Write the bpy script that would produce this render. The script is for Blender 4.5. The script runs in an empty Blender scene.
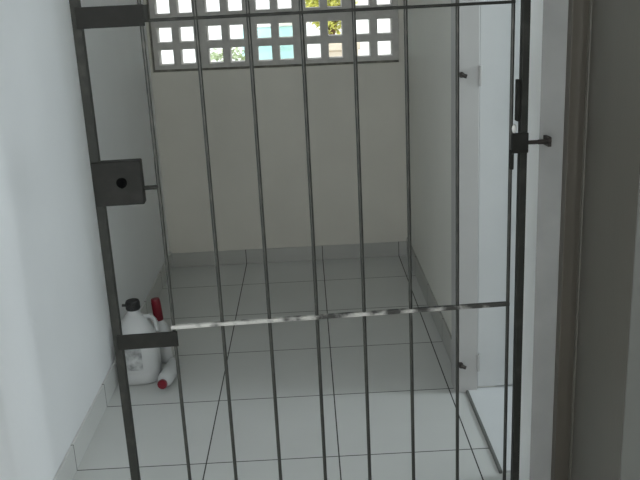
import bpy, bmesh, math, random
from mathutils import Vector, Matrix
random.seed(7)
C = bpy.context.scene.collection
PI = math.pi

# ------------------------------------------------------------------ materials
def mat(name, col, rough=0.6, metal=0.0, spec=0.5, noise=0.0, nscale=6.0, bump=0.0, bscale=60.0, coat=0.0):
    m = bpy.data.materials.new(name); m.use_nodes = True
    nt = m.node_tree; b = nt.nodes['Principled BSDF']
    b.inputs['Base Color'].default_value = (*col, 1)
    b.inputs['Roughness'].default_value = rough
    b.inputs['Metallic'].default_value = metal
    b.inputs['Specular IOR Level'].default_value = spec
    b.inputs['Coat Weight'].default_value = coat
    tc = nt.nodes.new('ShaderNodeTexCoord')
    if noise:
        n = nt.nodes.new('ShaderNodeTexNoise'); n.inputs['Scale'].default_value = nscale; n.inputs['Detail'].default_value = 4
        nt.links.new(tc.outputs['Object'], n.inputs['Vector'])
        r = nt.nodes.new('ShaderNodeValToRGB')
        r.color_ramp.elements[0].position = 0.3; r.color_ramp.elements[1].position = 0.7
        r.color_ramp.elements[0].color = (*[c*(1-noise) for c in col], 1)
        r.color_ramp.elements[1].color = (*[min(1, c*(1+noise)) for c in col], 1)
        nt.links.new(n.outputs['Fac'], r.inputs['Fac']); nt.links.new(r.outputs['Color'], b.inputs['Base Color'])
    if bump:
        n2 = nt.nodes.new('ShaderNodeTexNoise'); n2.inputs['Scale'].default_value = bscale; n2.inputs['Detail'].default_value = 3
        nt.links.new(tc.outputs['Object'], n2.inputs['Vector'])
        bp = nt.nodes.new('ShaderNodeBump'); bp.inputs['Strength'].default_value = bump; bp.inputs['Distance'].default_value = 0.004
        nt.links.new(n2.outputs['Fac'], bp.inputs['Height']); nt.links.new(bp.outputs['Normal'], b.inputs['Normal'])
    return m

def tile_mat(name, x0, px, y0, py, col, grout, half=0.0023):
    m = bpy.data.materials.new(name); m.use_nodes = True
    nt = m.node_tree; L = nt.links; N = nt.nodes; b = N['Principled BSDF']
    g = N.new('ShaderNodeNewGeometry'); s = N.new('ShaderNodeSeparateXYZ'); L.new(g.outputs['Position'], s.inputs[0])
    def M(op, a, v):
        n = N.new('ShaderNodeMath'); n.operation = op
        for i, q in enumerate((a, v)):
            if isinstance(q, (int, float)): n.inputs[i].default_value = q
            else: L.new(q, n.inputs[i])
        return n.outputs[0]
    def line(c, o, p):
        t = M('DIVIDE', M('SUBTRACT', c, o), p)
        d = M('ABSOLUTE', M('SUBTRACT', M('FRACT', M('ADD', t, 0.5), 0), 0.5), 0)
        return M('LESS_THAN', M('MULTIPLY', d, p), half)
    f = M('MAXIMUM', line(s.outputs[0], x0, px), line(s.outputs[1], y0, py))
    # slightly different tone per tile plus faint smudges
    wn = N.new('ShaderNodeTexWhiteNoise'); wn.noise_dimensions = '2D'
    cb = N.new('ShaderNodeCombineXYZ')
    L.new(M('FLOOR', M('DIVIDE', M('SUBTRACT', s.outputs[0], x0), px), 0), cb.inputs[0])
    L.new(M('FLOOR', M('DIVIDE', M('SUBTRACT', s.outputs[1], y0), py), 0), cb.inputs[1])
    L.new(cb.outputs[0], wn.inputs['Vector'])
    nz = N.new('ShaderNodeTexNoise'); nz.inputs['Scale'].default_value = 3.5; nz.inputs['Detail'].default_value = 5
    L.new(g.outputs['Position'], nz.inputs['Vector'])
    k = M('ADD', M('MULTIPLY', wn.outputs['Value'], 0.05), M('MULTIPLY', nz.outputs['Fac'], 0.12))
    k = M('ADD', k, 0.90)
    vm = N.new('ShaderNodeVectorMath'); vm.operation = 'SCALE'; vm.inputs[0].default_value = col; L.new(k, vm.inputs['Scale'])
    mx = N.new('ShaderNodeMix'); mx.data_type = 'RGBA'
    L.new(f, mx.inputs['Factor']); L.new(vm.outputs[0], mx.inputs['A']); mx.inputs['B'].default_value = (*grout, 1)
    L.new(mx.outputs['Result'], b.inputs['Base Color'])
    L.new(M('ADD', M('MULTIPLY', f, 0.5), 0.30), b.inputs['Roughness'])
    bp = N.new('ShaderNodeBump'); bp.inputs['Strength'].default_value = 0.5; bp.inputs['Distance'].default_value = 0.002
    L.new(M('SUBTRACT', 1.0, f), bp.inputs['Height']); L.new(bp.outputs['Normal'], b.inputs['Normal'])
    return m

def mottled_metal(name, col, fleck, lo, hi, scale=26, fade=False):
    m = mat(name, col, 0.6, 0.0, 0.22)
    nt = m.node_tree; N = nt.nodes; L = nt.links; b = N['Principled BSDF']
    tc = N.new('ShaderNodeTexCoord'); n = N.new('ShaderNodeTexNoise'); n.inputs['Scale'].default_value = scale; n.inputs['Detail'].default_value = 5
    L.new(tc.outputs['Object'], n.inputs['Vector'])
    r = N.new('ShaderNodeValToRGB')
    r.color_ramp.elements[0].position = lo; r.color_ramp.elements[0].color = (*col, 1)
    r.color_ramp.elements[1].position = hi; r.color_ramp.elements[1].color = (*fleck, 1)
    fac = n.outputs['Fac']
    if fade:      # the pale mottling is heavier towards the lock side
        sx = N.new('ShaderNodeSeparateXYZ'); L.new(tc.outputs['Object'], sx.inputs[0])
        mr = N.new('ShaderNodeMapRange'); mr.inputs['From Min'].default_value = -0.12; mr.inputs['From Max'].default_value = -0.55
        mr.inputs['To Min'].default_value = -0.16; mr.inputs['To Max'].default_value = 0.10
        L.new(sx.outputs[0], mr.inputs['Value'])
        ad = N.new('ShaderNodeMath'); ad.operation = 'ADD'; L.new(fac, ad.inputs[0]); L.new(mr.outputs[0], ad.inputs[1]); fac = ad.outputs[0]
    L.new(fac, r.inputs['Fac']); L.new(r.outputs['Color'], b.inputs['Base Color'])
    return m

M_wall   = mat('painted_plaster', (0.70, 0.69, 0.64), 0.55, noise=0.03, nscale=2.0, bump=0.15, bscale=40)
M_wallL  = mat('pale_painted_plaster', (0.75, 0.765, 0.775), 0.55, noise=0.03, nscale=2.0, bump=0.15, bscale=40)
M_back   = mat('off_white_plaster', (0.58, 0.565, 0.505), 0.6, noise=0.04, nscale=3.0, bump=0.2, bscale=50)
M_block  = mat('grey_white_concrete', (0.50, 0.49, 0.465), 0.8, noise=0.08, nscale=25, bump=0.5, bscale=120)
M_ceil   = mat('ceiling_paint', (0.7, 0.7, 0.68), 0.8)
M_tile   = tile_mat('white_floor_tile', 0.497, 0.4495, 2.455, 0.4475, (0.555, 0.565, 0.55), (0.05, 0.051, 0.046))
M_skirt  = tile_mat('grey_skirting_tile', 0.497, 0.4495, 2.455, 0.4475, (0.40, 0.40, 0.375), (0.05, 0.05, 0.045), 0.002)
M_tile2  = mat('plain_white_tile', (0.60, 0.615, 0.62), 0.3, noise=0.02)
M_room   = mat('room_floor_tile', (0.6, 0.6, 0.58), 0.35, noise=0.04)
M_metal  = mottled_metal('dark_grey_metal_paint', (0.028, 0.029, 0.025), (0.050, 0.049, 0.043), 0.52, 0.75)
M_bar    = mottled_metal('dark_round_bar_paint', (0.050, 0.051, 0.045), (0.085, 0.082, 0.070), 0.5, 0.75)
M_bar.node_tree.nodes['Principled BSDF'].inputs['Metallic'].default_value = 0.35
M_bar.node_tree.nodes['Principled BSDF'].inputs['Roughness'].default_value = 0.33
M_bar.node_tree.nodes['Principled BSDF'].inputs['Specular IOR Level'].default_value = 0.5
M_plate  = mottled_metal('dark_steel_plate', (0.015, 0.015, 0.0125), (0.024, 0.0235, 0.0205), 0.45, 0.75)
M_rail   = mottled_metal('mottled_rail_paint', (0.06, 0.06, 0.055), (0.52, 0.51, 0.48), 0.42, 0.60, 22, True)  # pale mottling over dark grey, denser towards the lock side
M_hole   = mat('black_recess', (0.003, 0.003, 0.003), 0.9, spec=0.05)
M_reveal = mat('lit_reveal_paint', (0.93, 0.94, 0.93), 0.3, noise=0.02, nscale=8)  # near-white, so the light on the reveal is partly in its colour
M_pier   = mat('shaded_pier_paint', (0.375, 0.378, 0.366), 0.55, noise=0.10, nscale=7, bump=0.2, bscale=40)  # front face greyed: the shade on it is put into the colour
M_brown  = mat('brown_grey_door_paint', (0.092, 0.081, 0.064), 0.5, noise=0.06, nscale=3, bump=0.08, bscale=30)
M_brown2 = mat('grey_brown_edge_paint', (0.058, 0.059, 0.052), 0.5, noise=0.05, nscale=5)
M_door   = mat('white_door_paint', (0.52, 0.53, 0.53), 0.4, noise=0.02)
M_trim   = mat('white_trim_paint', (0.40, 0.395, 0.385), 0.45, noise=0.03)
M_rust   = mat('rusty_iron', (0.035, 0.028, 0.024), 0.6, noise=0.3, nscale=60)
M_jug    = mat('milky_white_plastic', (0.50, 0.51, 0.51), 0.4, noise=0.02)
M_label  = mat('printed_paper_label', (0.36, 0.37, 0.37), 0.5, noise=0.45, nscale=34)
M_black  = mat('black_plastic', (0.010, 0.010, 0.010), 0.4)
M_red    = mat('red_plastic', (0.17, 0.004, 0.014), 0.35)
M_ground = mat('pale_concrete_ground', (0.6, 0.59, 0.56), 0.85, noise=0.1, nscale=2)
M_gwall  = mat('white_garden_plaster', (0.85, 0.85, 0.83), 0.8, noise=0.03)
M_teal   = mat('turquoise_plastic', (0.48, 0.80, 0.80), 0.5, noise=0.05)
M_cream  = mat('cream_plaster', (0.62, 0.55, 0.44), 0.8, noise=0.1)
M_leafY  = mat('yellow_green_leaf', (0.62, 0.62, 0.16), 0.55, noise=0.25, nscale=12)
M_leafG  = mat('pale_green_leaf', (0.42, 0.50, 0.30), 0.55, noise=0.3, nscale=12)
M_bark   = mat('brown_bark', (0.18, 0.12, 0.07), 0.9, noise=0.3, nscale=20)

# ------------------------------------------------------------------ mesh helpers
def box(bm, x0, x1, y0, y1, z0, z1):
    v = [bm.verts.new((x, y, z)) for x in (x0, x1) for y in (y0, y1) for z in (z0, z1)]
    for f in ((0,1,3,2),(4,6,7,5),(0,4,5,1),(2,3,7,6),(0,2,6,4),(1,5,7,3)):
        bm.faces.new([v[i] for i in f])
    return bm

def B(*boxes):
    bm = bmesh.new()
    for b in boxes: box(bm, *b)
    return bm

def tube(bm, a, b, r, n=14, r2=None, cap=True):
    a, b = Vector(a), Vector(b); d = (b-a); L = d.length
    q = d.to_track_quat('Z', 'Y').to_matrix().to_4x4(); q.translation = (a+b)/2
    bmesh.ops.create_cone(bm, cap_ends=cap, segments=n, radius1=r, radius2=r if r2 is None else r2, depth=L, matrix=q)
    return bm

def lathe(bm, prof, n=28, sx=1.0, sy=1.0, sq=1.0, cap_mat=None):
    """rings of (radius, z); sx, sy stretch the section and sq < 1 squares it off"""
    rings = []
    for r, z in prof:
        ring = []
        for k in range(n):
            t = 2*PI*k/n; c, s = math.cos(t), math.sin(t)
            c2 = math.copysign(abs(c)**sq, c); s2 = math.copysign(abs(s)**sq, s)
            w = 1.0
            ring.append(bm.verts.new((r*sx*c2*w, r*sy*s2*w, z)))
        rings.append(ring)
    for a, b in zip(rings, rings[1:]):
        for k in range(n): bm.faces.new((a[k], a[(k+1) % n], b[(k+1) % n], b[k]))
    bm.faces.new(list(reversed(rings[0]))); bm.faces.new(rings[-1])
    return bm

def obj(name, bm, m, parent=None, loc=(0,0,0), rot=(0,0,0), bevel=0.0, smooth=False, seg=2):
    bmesh.ops.recalc_face_normals(bm, faces=bm.faces[:])
    me = bpy.data.meshes.new(name); bm.to_mesh(me); bm.free()
    me.materials.append(m)
    o = bpy.data.objects.new(name, me); C.objects.link(o)
    o.location = loc; o.rotation_euler = rot
    if parent: o.parent = parent
    if smooth:
        for p in me.polygons: p.use_smooth = True
        me.set_sharp_from_angle(angle=math.radians(50))
    if bevel:
        md = o.modifiers.new('bevel', 'BEVEL'); md.width = bevel; md.segments = seg; md.limit_method = 'ANGLE'; md.angle_limit = math.radians(40)
    return o

def struct(name, bm, m, label=None, **k):
    o = obj(name, bm, m, **k)
    if not k.get('parent'): o['kind'] = 'structure'
    if label: o['label'] = label
    return o

def thing(name, label, cat, loc=(0,0,0), rot=(0,0,0), group=None):
    o = bpy.data.objects.new(name, None); C.objects.link(o)
    o.location = loc; o.rotation_euler = rot; o.empty_display_size = 0.1
    o['label'] = label; o['category'] = cat
    if group: o['group'] = group
    return o

def copy_to(src, parent):
    c = src.copy(); C.objects.link(c); c.parent = parent; return c

# ------------------------------------------------------------------ the setting
XL, XR, YB, H = -0.848, 0.555, 4.62, 2.70       # corridor: left wall, right wall, back wall, ceiling
XP, YP, YD0, YD1 = 0.605, 2.13, 2.30, 2.86      # pier face, pier front, side doorway
XS = 2.40                                       # far wall of the side room
YR, XW = -2.60, 2.60                            # rear wall and right wall of the front room

f = struct('floor', B((XL, 0.556, 2.13, YB, -0.1, 0), (0.556, XP+0.01, 2.13, YD0, -0.1, 0)), M_tile, 'white square floor tiles with dark grout lines in the corridor')
struct('floor_front', B((XL, XW, YR, 2.13, -0.1, 0)), M_tile, 'tiled floor on the near side of the gate')
struct('floor_side', B((0.566, XS, YD0, 4.0, -0.1, 0.010)), M_tile2, 'plain white raised floor through the side doorway')

struct('wall_left', B((XL-0.15, XL, YR-0.15, YB+0.15, -0.1, H)), M_wallL, 'bare pale plaster wall on the left')
zb, zt, xa, xb = 1.129, 1.129+0.272*5, -0.836, 0.524
struct('wall_back', B((XL, XR+0.12, YB, YB+0.12, -0.1, zb), (XL, XR+0.12, YB, YB+0.12, zt, H),
       (XL, xa, YB, YB+0.12, zb, zt), (xb, XR+0.12, YB, YB+0.12, zb, zt)), M_back, 'off-white back wall under the breeze block window')
for v in bpy.data.objects['wall_back'].data.vertices:      # the opening runs slightly out of level
    if zb-0.01 < v.co.z < zt+0.01: v.co.z -= 0.008*(v.co.x-xa)
struct('wall_right', B((XR, XR+0.12, YD1+0.02, YB, -0.1, H), (XR, XR+0.12, YD0, YD1+0.02, 2.12, H)), M_wall, 'plaster wall on the right beyond the side doorway')
# thick wall that carries the gate: lit reveal and shaded front put into its two colours
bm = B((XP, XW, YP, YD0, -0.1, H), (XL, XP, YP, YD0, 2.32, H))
pier = struct('wall_front', bm, M_reveal, 'thick white wall end beside the gate with its front face coloured as in shade')
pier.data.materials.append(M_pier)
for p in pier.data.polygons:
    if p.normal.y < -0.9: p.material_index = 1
struct('wall_rear', B((XL, -0.78, YR-0.15, YR, -0.1, H), (0.12, XW, YR-0.15, YR, -0.1, H), (-0.78, 0.12, YR-0.15, YR, -0.1, 1.0), (-0.78, 0.12, YR-0.15, YR, 2.1, H)), M_wall)  # opening added for the rear fill, set left to reach the reveal
ny0, ny1, nz0, nz1 = -1.70, 0.50, 0.85, 2.25
struct('wall_near', B((XW, XW+0.15, YR-0.15, YD0, -0.1, nz0), (XW, XW+0.15, YR-0.15, YD0, nz1, H), (XW, XW+0.15, YR-0.15, ny0, nz0, nz1), (XW, XW+0.15, ny1, YD0, nz0, nz1)), M_wall)
# side room with its own window in the far wall
sy0, sy1, sz0, sz1 = 2.44, 2.80, 0.9, 2.2
struct('wall_side', B((XS, XS+0.15, YD0, 4.15, -0.1, sz0), (XS, XS+0.15, YD0, 4.15, sz1, H), (XS, XS+0.15, YD0, sy0, sz0, sz1), (XS, XS+0.15, sy1, 4.15, sz0, sz1)), M_wall)
struct('wall_recess', B((XR+0.12, XS, 4.0, 4.15, -0.1, H)), M_wall)
struct('ceiling', B((XL-0.15, XW+0.15, YR-0.15, YB+0.15, H, H+0.15)), M_ceil)

# baseboards: tile skirting
struct('baseboard_left', B((XL, XL+0.010, 2.13, YB, 0, 0.097)), M_tile, 'grey white tile skirting along the left wall', bevel=0.002)
struct('baseboard_back', B((XL+0.010, XR-0.010, YB-0.010, YB, 0, 0.085)), M_skirt, 'tile skirting at the foot of the back wall', bevel=0.002)
struct('baseboard_right', B((XR-0.010, XR, YD1+0.095, YB, 0, 0.110)), M_skirt, 'tile skirting along the right wall', bevel=0.002)

# breeze block window
win = bpy.data.objects.new('window_1', None); C.objects.link(win); win.location = (xa, YB+0.026, zb); win.rotation_euler = (0, 0.008, 0)
win['kind'] = 'structure'; win['label'] = 'window of pierced concrete breeze blocks, four square holes in each'
def block_bm(p=0.272, d=0.075):
    """one block: outer frame, cross bar, four holes that narrow a little inward"""
    bm = bmesh.new(); g = -0.0006
    a, h = 0.120/2, 0.079/2; ho = 0.0405
    xs = [g]; 
    e = [g, p/2-a-ho, p/2-a+ho, p/2+a-ho, p/2+a+ho, p-g]
    ei = [g, p/2-a-h+.003, p/2-a+h-.003, p/2+a-h+.003, p/2+a+h-.003, p-g]
    V = {}
    for s, (y, ee) in enumerate(((0, e), (d, ei))):
        for i in range(6):
            for j in range(6): V[s, i, j] = bm.verts.new((ee[i], y, ee[j]))
    for i in range(5):
        for j in range(5):
            if i in (1, 3) and j in (1, 3):
                for (a0, a1, b0, b1) in ((i,j,i+1,j),(i+1,j,i+1,j+1),(i+1,j+1,i,j+1),(i,j+1,i,j)):
                    bm.faces.new((V[0,a0,a1], V[0,b0,b1], V[1,b0,b1], V[1,a0,a1]))
            else:
                for s in (0, 1):
                    bm.faces.new((V[s,i,j], V[s,i+1,j], V[s,i+1,j+1], V[s,i,j+1]))
    for k in range(5):
        for (i0, j0, i1, j1) in ((k,0,k+1,0),(k,5,k+1,5),(0,k,0,k+1),(5,k,5,k+1)):
            bm.faces.new((V[0,i0,j0], V[0,i1,j1], V[1,i1,j1], V[1,i0,j0]))
    return bm
blk = obj('breeze_block', block_bm(), M_block, win, bevel=0.0025)
first = True
for r in range(5):
    for c in range(5):
        o = blk if first else copy_to(blk, win)
        first = False
        o.location = (0.272*c, random.uniform(-0.001, 0.001), 0.272*r)
        o.rotation_euler = (0, random.uniform(-0.002, 0.002), 0)
win['label'] = 'window of pierced concrete breeze blocks, four square holes in each'

mj = obj('dark_edge_strip', B((0.004, 1.358, -0.004, 0.004, -0.004, 0.012), (-0.002, 0.009, -0.003, 0.004, 0.0, 1.36)), mat('uneven_dark_grey', (0.17, 0.165, 0.14), 0.9, noise=0.45, nscale=18), win, bevel=0.001)  # thin mottled dark strip at the window's bottom and left edge
mj['label'] = 'uneven dark strip along the bottom and left'

# side doorway: architrave, open white door, hinges
struct('trim_1', B((0.515, XR+0.045, YD1, YD1+0.085, 0, 2.16), (0.515, XR, YD0, YD1, 2.10, 2.16)), M_trim, 'white door frame at the end of the right wall', bevel=0.004, seg=3)
d1 = struct('door_1', B((0.602, 1.22, YD1+0.012, YD1+0.048, 0.016, 2.10)), M_door, 'white door standing open into the side room', bevel=0.003)
for z in (0.125, 1.205):
    hg = bmesh.new()
    tube(hg, (0.602, YD1-0.002, z-0.035), (0.602, YD1-0.002, z+0.035), 0.006, 12)
    h = obj('hinge', hg, M_trim, d1, bevel=0.001)
for z in (0.121, 1.212):
    k = bmesh.new()
    tube(k, (0.535, YD1+0.002, z), (0.535, YD1-0.016, z), 0.010, 12)
    tube(k, (0.535, YD1-0.016, z), (0.552, YD1-0.020, z-0.006), 0.007, 10)
    obj('door_catch', k, M_rust, d1)
struct('trim_3', B((0.556, 0.566, YD0, YD1, -0.02, 0.012)), mat('dark_threshold_strip', (0.14, 0.145, 0.135), 0.5), 'dark edge strip at the side doorway floor', bevel=0.003)

# brown entrance door (swung inward, near right) and its frame post
struct('trim_2', B((0.668, 0.760, 2.095, YP, 0, 2.22)), M_brown, 'brown door frame post beside the pier', bevel=0.002)
struct('trim_4', B((0.709, 0.7125, 2.080, 2.095, 0, 2.20)), mat('pale_door_seal', (0.125, 0.115, 0.095), 0.5), bevel=0.001)
p0, p1 = Vector((0.703, 2.055)), Vector((0.522, 1.27))
L = (p1-p0).length; ang = math.atan2(p1.y-p0.y, p1.x-p0.x)
bm = B((0, L, 0, 0.036, 0.012, 2.10))
d2 = struct('door_2', bm, M_brown, 'brown flush door swung open towards the viewer', loc=(p0.x, p0.y, 0), rot=(0, 0, ang), bevel=0.002)
d2.data.materials.append(M_brown2)
for p in d2.data.polygons:
    if p.normal.x > 0.9: p.material_index = 1
for z in (1.62, 1.95):
    hg = bmesh.new(); tube(hg, (-0.004, -0.006, z-0.045), (-0.004, -0.006, z+0.045), 0.006, 12)
    obj('hinge', hg, M_plate, d2)

# ------------------------------------------------------------------ the gate
GX, GY = 0.553, 2.100
gate = thing('security_gate', 'dark grey barred metal gate with square lock plate, standing ajar across the corridor', 'gate', (GX, GY, 0), (0, 0, math.atan(0.044)))
def lx(x): return (x-GX)*1.001
Z0, Z1 = 0.05, 2.24
def gobj(name, bm, m=M_metal, **k): return obj(name, bm, m, gate, **k)
gobj('lock_stile', B((lx(-0.539)-0.0115, lx(-0.539)+0.0115, -0.012, 0.012, Z0, Z1)), bevel=0.0025)
gobj('hinge_stile', B((-0.0098, 0.0098, -0.012, 0.012, Z0, Z1)), bevel=0.0025)
bars = [-0.388, -0.2575, -0.1305, -0.002, 0.1265, 0.254, 0.3825, 0.522]
bar = bmesh.new(); tube(bar, (0, 0, Z0+0.02), (0, 0, Z1-0.02), 0.0050, 12)
b0 = gobj('bar', bar, M_bar, smooth=True)
for i, x in enumerate(bars):
    o = b0 if i == 0 else copy_to(b0, gate)
    o.location = (lx(x), 0, 0)
def rail(z, x0, x1, m, t=0.0105, dpt=0.0075):
    return gobj('rail', B((lx(x0), lx(x1), -dpt, dpt, z-t/2, z+t/2)), m, bevel=0.0015)
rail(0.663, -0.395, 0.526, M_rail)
rail(1.459, -0.395, 0.526, M_metal, 0.0075)
rail(Z0+0.012, -0.539, 0.553, M_metal, 0.024)
rail(Z1-0.012, -0.539, 0.553, M_metal, 0.024)
for z, hh in ((1.472, 0.050), (0.634, 0.043)):
    s = bmesh.new(); x0, x1 = lx(-0.539), lx(-0.388)
    box(s, x0, x1+0.010, -0.0165, -0.0115, z-hh/2, z+hh/2)
    gobj('strap', s, M_plate, bevel=0.0015)
hk = bmesh.new()      # short round loops where the straps wrap the first bar
for z in (1.478,):
    tube(hk, (lx(-0.388)+0.014, -0.012, z-0.018), (lx(-0.388)+0.014, -0.012, z+0.018), 0.0075, 12)
gobj('bar_clip', hk, M_metal, bevel=0.001)
lk = bmesh.new(); box(lk, lx(-0.548), lx(-0.425), -0.020, 0.014, 1.010, 1.123)
lb = gobj('lock_box', lk, M_plate, bevel=0.003)
kh = bmesh.new(); tube(kh, (lx(-0.476), -0.0198, 1.069), (lx(-0.476), -0.0222, 1.069), 0.0135, 24)
es = obj('keyhole_plate', kh, M_hole, lb)
kh = bmesh.new(); tube(kh, (lx(-0.476), -0.0222, 1.071), (lx(-0.476), -0.0232, 1.071), 0.0075, 16); box(kh, lx(-0.476)-0.0035, lx(-0.476)+0.0035, -0.0232, -0.0222, 1.055, 1.070)
obj('keyhole', kh, M_hole, lb)
tb = bmesh.new(); tube(tb, (lx(-0.425), 0, 1.048), (lx(-0.390), 0, 1.048), 0.0055, 10)
gobj('stay_rod', tb, M_metal)
# hinge hardware on the right stile
hb = B((-0.021, -0.012, -0.017, 0.006, 1.165, 1.270), (-0.033, 0.010, -0.020, -0.008, 1.083, 1.135), (-0.036, -0.026, -0.016, 0.000, 1.040, 1.090))
gobj('hinge_plate', hb, M_plate, bevel=0.002)
pn = bmesh.new(); tube(pn, (-0.030, -0.014, 1.109), (0.045, -0.010, 1.108), 0.0055, 12); tube(pn, (0.038, -0.010, 1.108), (0.072, -0.008, 1.108), 0.0065, 12)
box(pn, 0.063, 0.072, -0.014, 0.0265, 1.094, 1.119)
gobj('hinge_bolt', pn, M_rust, bevel=0.001)
wc = bmesh.new(); bmesh.ops.create_icosphere(wc, subdivisions=2, radius=0.008, matrix=Matrix.Translation((-0.026, -0.012, 1.146)) @ Matrix.Diagonal((0.8, 0.7, 1.5, 1)))
gobj('weld_bead', wc, mat('flaked_white_paint', (0.7, 0.7, 0.67), 0.6), smooth=True)

# ------------------------------------------------------------------ bottles in the corner
jug = thing('plastic_jug', 'large white plastic jug with black cap standing on the floor by the left wall', 'jug', (-0.748, 3.140, 0), (0, 0, 0.04))
def R(r): return r
bm = lathe(bmesh.new(), [(0.070, 0.0), (0.086, 0.004), (0.093, 0.016), (0.094, 0.05), (0.092, 0.055), (0.094, 0.06), (0.094, 0.17), (0.092, 0.20), (0.085, 0.23), (0.070, 0.262), (0.050, 0.290), (0.032, 0.308), (0.027, 0.315), (0.027, 0.335)], 36, 1.0, 0.80, 0.75)
obj('jug_body', bm, M_jug, jug, smooth=True)
bm = lathe(bmesh.new(), [(0.0285, 0.328), (0.030, 0.330), (0.030, 0.362), (0.028, 0.367), (0.010, 0.368)], 28)
for k in range(28):
    t = 2*PI*k/28; c, s = math.cos(t), math.sin(t)
    box(bm, c*0.0302-0.001, c*0.0302+0.001, s*0.0302-0.001, s*0.0302+0.001, 0.332, 0.360)
cp = obj('jug_cap', bm, M_black, jug)
bm = bmesh.new(); tube(bm, (-0.028, 0, 0.347), (-0.046, -0.004, 0.350), 0.006, 10); obj('cap_tab', bm, M_black, cp)
bm = bmesh.new()     # moulded handle
pts = [(0.040, 0.0, 0.290), (0.072, 0.0, 0.292), (0.090, 0.0, 0.268), (0.092, 0.0, 0.225)]
for a, b in zip(pts, pts[1:]): tube(bm, a, b, 0.010, 12)
obj('jug_handle', bm, M_jug, jug, smooth=True)
bm = bmesh.new(); n = 10     # label wrapped on the front
vs = []
for i in range(n+1):
    t = PI*1.5 + (-0.42 + 0.62*i/n) ; c, s = math.cos(t), math.sin(t)
    x = 0.0952*math.copysign(abs(c)**0.75, c); y = 0.0952*0.80*math.copysign(abs(s)**0.75, s)
    vs.append((bm.verts.new((x, y, 0.075)), bm.verts.new((x, y, 0.185))))
for a, b in zip(vs, vs[1:]): bm.faces.new((a[0], b[0], b[1], a[1]))
lab = obj('jug_label', bm, M_label, jug)
md = lab.modifiers.new('thick', 'SOLIDIFY'); md.thickness = 0.0008

for ch in list(jug.children): ch.scale = (0.93, 1, 0.945)
def bottle(name, label, loc, rot, r, hb, cap_r, cap_h, group=None):
    t = thing(name, label, 'bottle', loc, rot, group)
    bm = lathe(bmesh.new(), [(r*0.8, 0), (r*0.97, 0.004), (r, 0.012), (r, hb*0.78), (r*0.93, hb*0.85), (r*0.7, hb*0.92), (cap_r*0.92, hb*0.97), (cap_r*0.92, hb)], 28)
    obj('bottle_body', bm, M_jug, t, smooth=True)
    bm = lathe(bmesh.new(), [(cap_r*0.96, hb*0.985), (cap_r, hb*0.99), (cap_r, hb+cap_h*0.92), (cap_r*0.93, hb+cap_h), (cap_r*0.4, hb+cap_h+0.0005)], 24)
    for k in range(20):
        a = 2*PI*k/20; box(bm, cap_r*math.cos(a)-0.0008, cap_r*math.cos(a)+0.0008, cap_r*math.sin(a)-0.0008, cap_r*math.sin(a)+0.0008, hb, hb+cap_h*0.85)
    obj('bottle_cap', bm, M_red, t)
    return t
bottle('cleaner_bottle', 'white bottle with tall red cap standing behind the jug', (-0.668, 3.300, 0.002), (0.0, -0.07, 0), 0.033, 0.195, 0.019, 0.095)
# lying on its side, red cap towards the gate
ax = Vector((-0.634, 2.985, 0.040)) - Vector((-0.612, 3.200, 0.034))
q = ax.to_track_quat('Z', 'Y').to_euler()
bottle('detergent_bottle', 'white bottle lying on the tiles with its red cap pointing at the gate', (-0.612, 3.200, 0.034), q, 0.031, ax.length-0.014, 0.0185, 0.014)

# ------------------------------------------------------------------ outside, seen through the breeze blocks
struct('ground', B((-14, 14, YB+0.15, 30, -0.2, -0.05)), M_ground)
struct('wall_garden', B((-6, 6, 9.0, 9.2, -0.05, 2.6)), M_gwall, 'sunlit white garden wall beyond the breeze blocks')
tk = thing('water_tank', 'pale turquoise water tank outside behind the middle breeze blocks', 'tank', (-0.27, 7.6, -0.05))
bm = lathe(bmesh.new(), [(0.27, 0), (0.29, 0.03), (0.29, 0.5), (0.282, 0.52), (0.29, 0.54), (0.29, 1.0), (0.282, 1.02), (0.29, 1.04), (0.28, 1.18), (0.26, 1.21)], 40)
obj('tank_body', bm, M_teal, tk, smooth=True)
bm = lathe(bmesh.new(), [(0.27, 1.205), (0.285, 1.215), (0.285, 1.245), (0.20, 1.275), (0.02, 1.285)], 40)
obj('tank_lid', bm, M_gwall, tk, smooth=True)
for ch in list(tk.children): ch.scale = (1, 1, 1.075)
pl = thing('garden_planter', 'cream plastered planter pedestal outside under the yellow green shrub', 'planter', (0.32, 7.05, -0.05))
obj('planter_box', B((-0.125, 0.125, -0.16, 0.16, 0, 1.10), (-0.145, 0.145, -0.18, 0.18, 1.10, 1.16)), M_cream, pl, bevel=0.01)
def shrub(name, label, loc, w, h, n, m, trunk):
    t = thing(name, label, 'shrub', loc)
    bm = bmesh.new()
    for i in range(n):
        while True:
            p = Vector((random.uniform(-1, 1), random.uniform(-1, 1), random.uniform(-1, 1)))
            if p.length < 1: break
        p = Vector((p.x*w, p.y*w, trunk + h/2 + p.z*h/2))
        s = random.uniform(0.03, 0.055)
        Mx = Matrix.Translation(p) @ Matrix.Rotation(random.uniform(0, 2*PI), 4, 'Z') @ Matrix.Rotation(random.uniform(-1.0, 1.0), 4, 'X')
        v = [bm.verts.new(Mx @ Vector(c)) for c in ((0, 0, 0), (s*0.35, s*0.5, 0.1*s), (0, s*1.3, -0.15*s), (-s*0.35, s*0.5, 0.1*s))]
        bm.faces.new((v[0], v[1], v[2])); bm.faces.new((v[0], v[2], v[3]))
    me_o = obj('foliage', bm, m, t); md = me_o.modifiers.new('thick', 'SOLIDIFY'); md.thickness = 0.0015
    bm = bmesh.new()
    for k in range(6):
        a = 2*PI*k/6+0.3; tube(bm, (0, 0, 0), (0.6*w*math.cos(a), 0.6*w*math.sin(a), trunk+h*0.55), 0.014, 8, 0.005)
    obj('stem', bm, M_bark, t)
    return t
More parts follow.
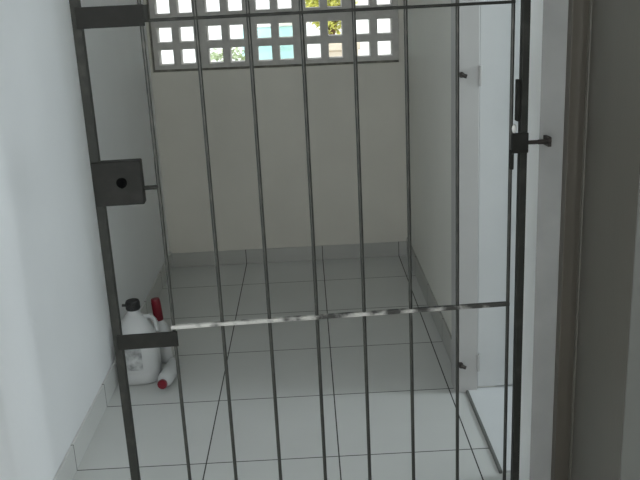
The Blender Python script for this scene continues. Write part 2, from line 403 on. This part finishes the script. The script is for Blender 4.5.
shrub('yellow_shrub', 'yellow green shrub outside behind the fourth column of breeze blocks', (0.24, 7.05, 1.125), 0.25, 0.76, 2200, M_leafY, 0.05)
shrub('green_shrub', 'low pale green shrub outside behind the second column of breeze blocks', (-0.64, 6.9, -0.05), 0.28, 0.86, 1500, M_leafG, 0.35)

# ------------------------------------------------------------------ light: sky, through the windows, plus an added rear fill
w = bpy.data.worlds.new('sky'); bpy.context.scene.world = w; w.use_nodes = True
bg = w.node_tree.nodes['Background']; bg.inputs['Color'].default_value = (0.93, 0.97, 1.0, 1); bg.inputs['Strength'].default_value = 2.8

def area_lamp(name, loc, rot, sx, sy, power, col):
    l = bpy.data.lights.new(name, 'AREA'); l.shape = 'RECTANGLE'; l.size = sx; l.size_y = sy; l.energy = power; l.color = col
    o = bpy.data.objects.new(name, l); C.objects.link(o); o.location = loc; o.rotation_euler = rot
    return o
# daylight entering by the side-room and front-room windows; rear lamp is added fill
area_lamp('side_window_daylight', (XS+0.02, (sy0+sy1)/2, (sz0+sz1)/2), (0, PI/2, 0), sz1-sz0, sy1-sy0, 22, (0.82, 0.93, 1.0))
area_lamp('front_room_daylight', (XW+0.02, (ny0+ny1)/2, (nz0+nz1)/2), (0, PI/2, 0), nz1-nz0, ny1-ny0, 74, (0.88, 0.95, 1.0))
area_lamp('rear_fill_light', (-0.33, YR-0.02, 1.55), (PI/2, 0, 0), 0.9, 1.1, 32, (0.97, 0.98, 1.0))  # unseen fill added to brighten the reveal

# ------------------------------------------------------------------ camera
cam = bpy.data.cameras.new('camera'); co = bpy.data.objects.new('camera', cam); C.objects.link(co)
cam.sensor_width = 36; cam.lens = 36*822/640; cam.clip_start = 0.05
right = Vector((0.9986175523, -0.0221459361, -0.0476711832)); up = Vector((0.0520148041, 0.2855660179, 0.9569464507)); back = Vector((-0.0075792050, -0.9581031296, 0.2863231542))
mw = Matrix((right, up, back)).transposed().to_4x4(); mw.translation = (0, 0, 1.5)
co.matrix_world = mw
S = bpy.context.scene; S.camera = co
S.view_settings.view_transform = 'Standard'; S.view_settings.look = 'None'; S.view_settings.gamma = 1; S.view_settings.use_curve_mapping = False
S.view_settings.exposure = -0.12
S.cycles.use_denoising = True
S.cycles.max_bounces = 12; S.cycles.diffuse_bounces = 8
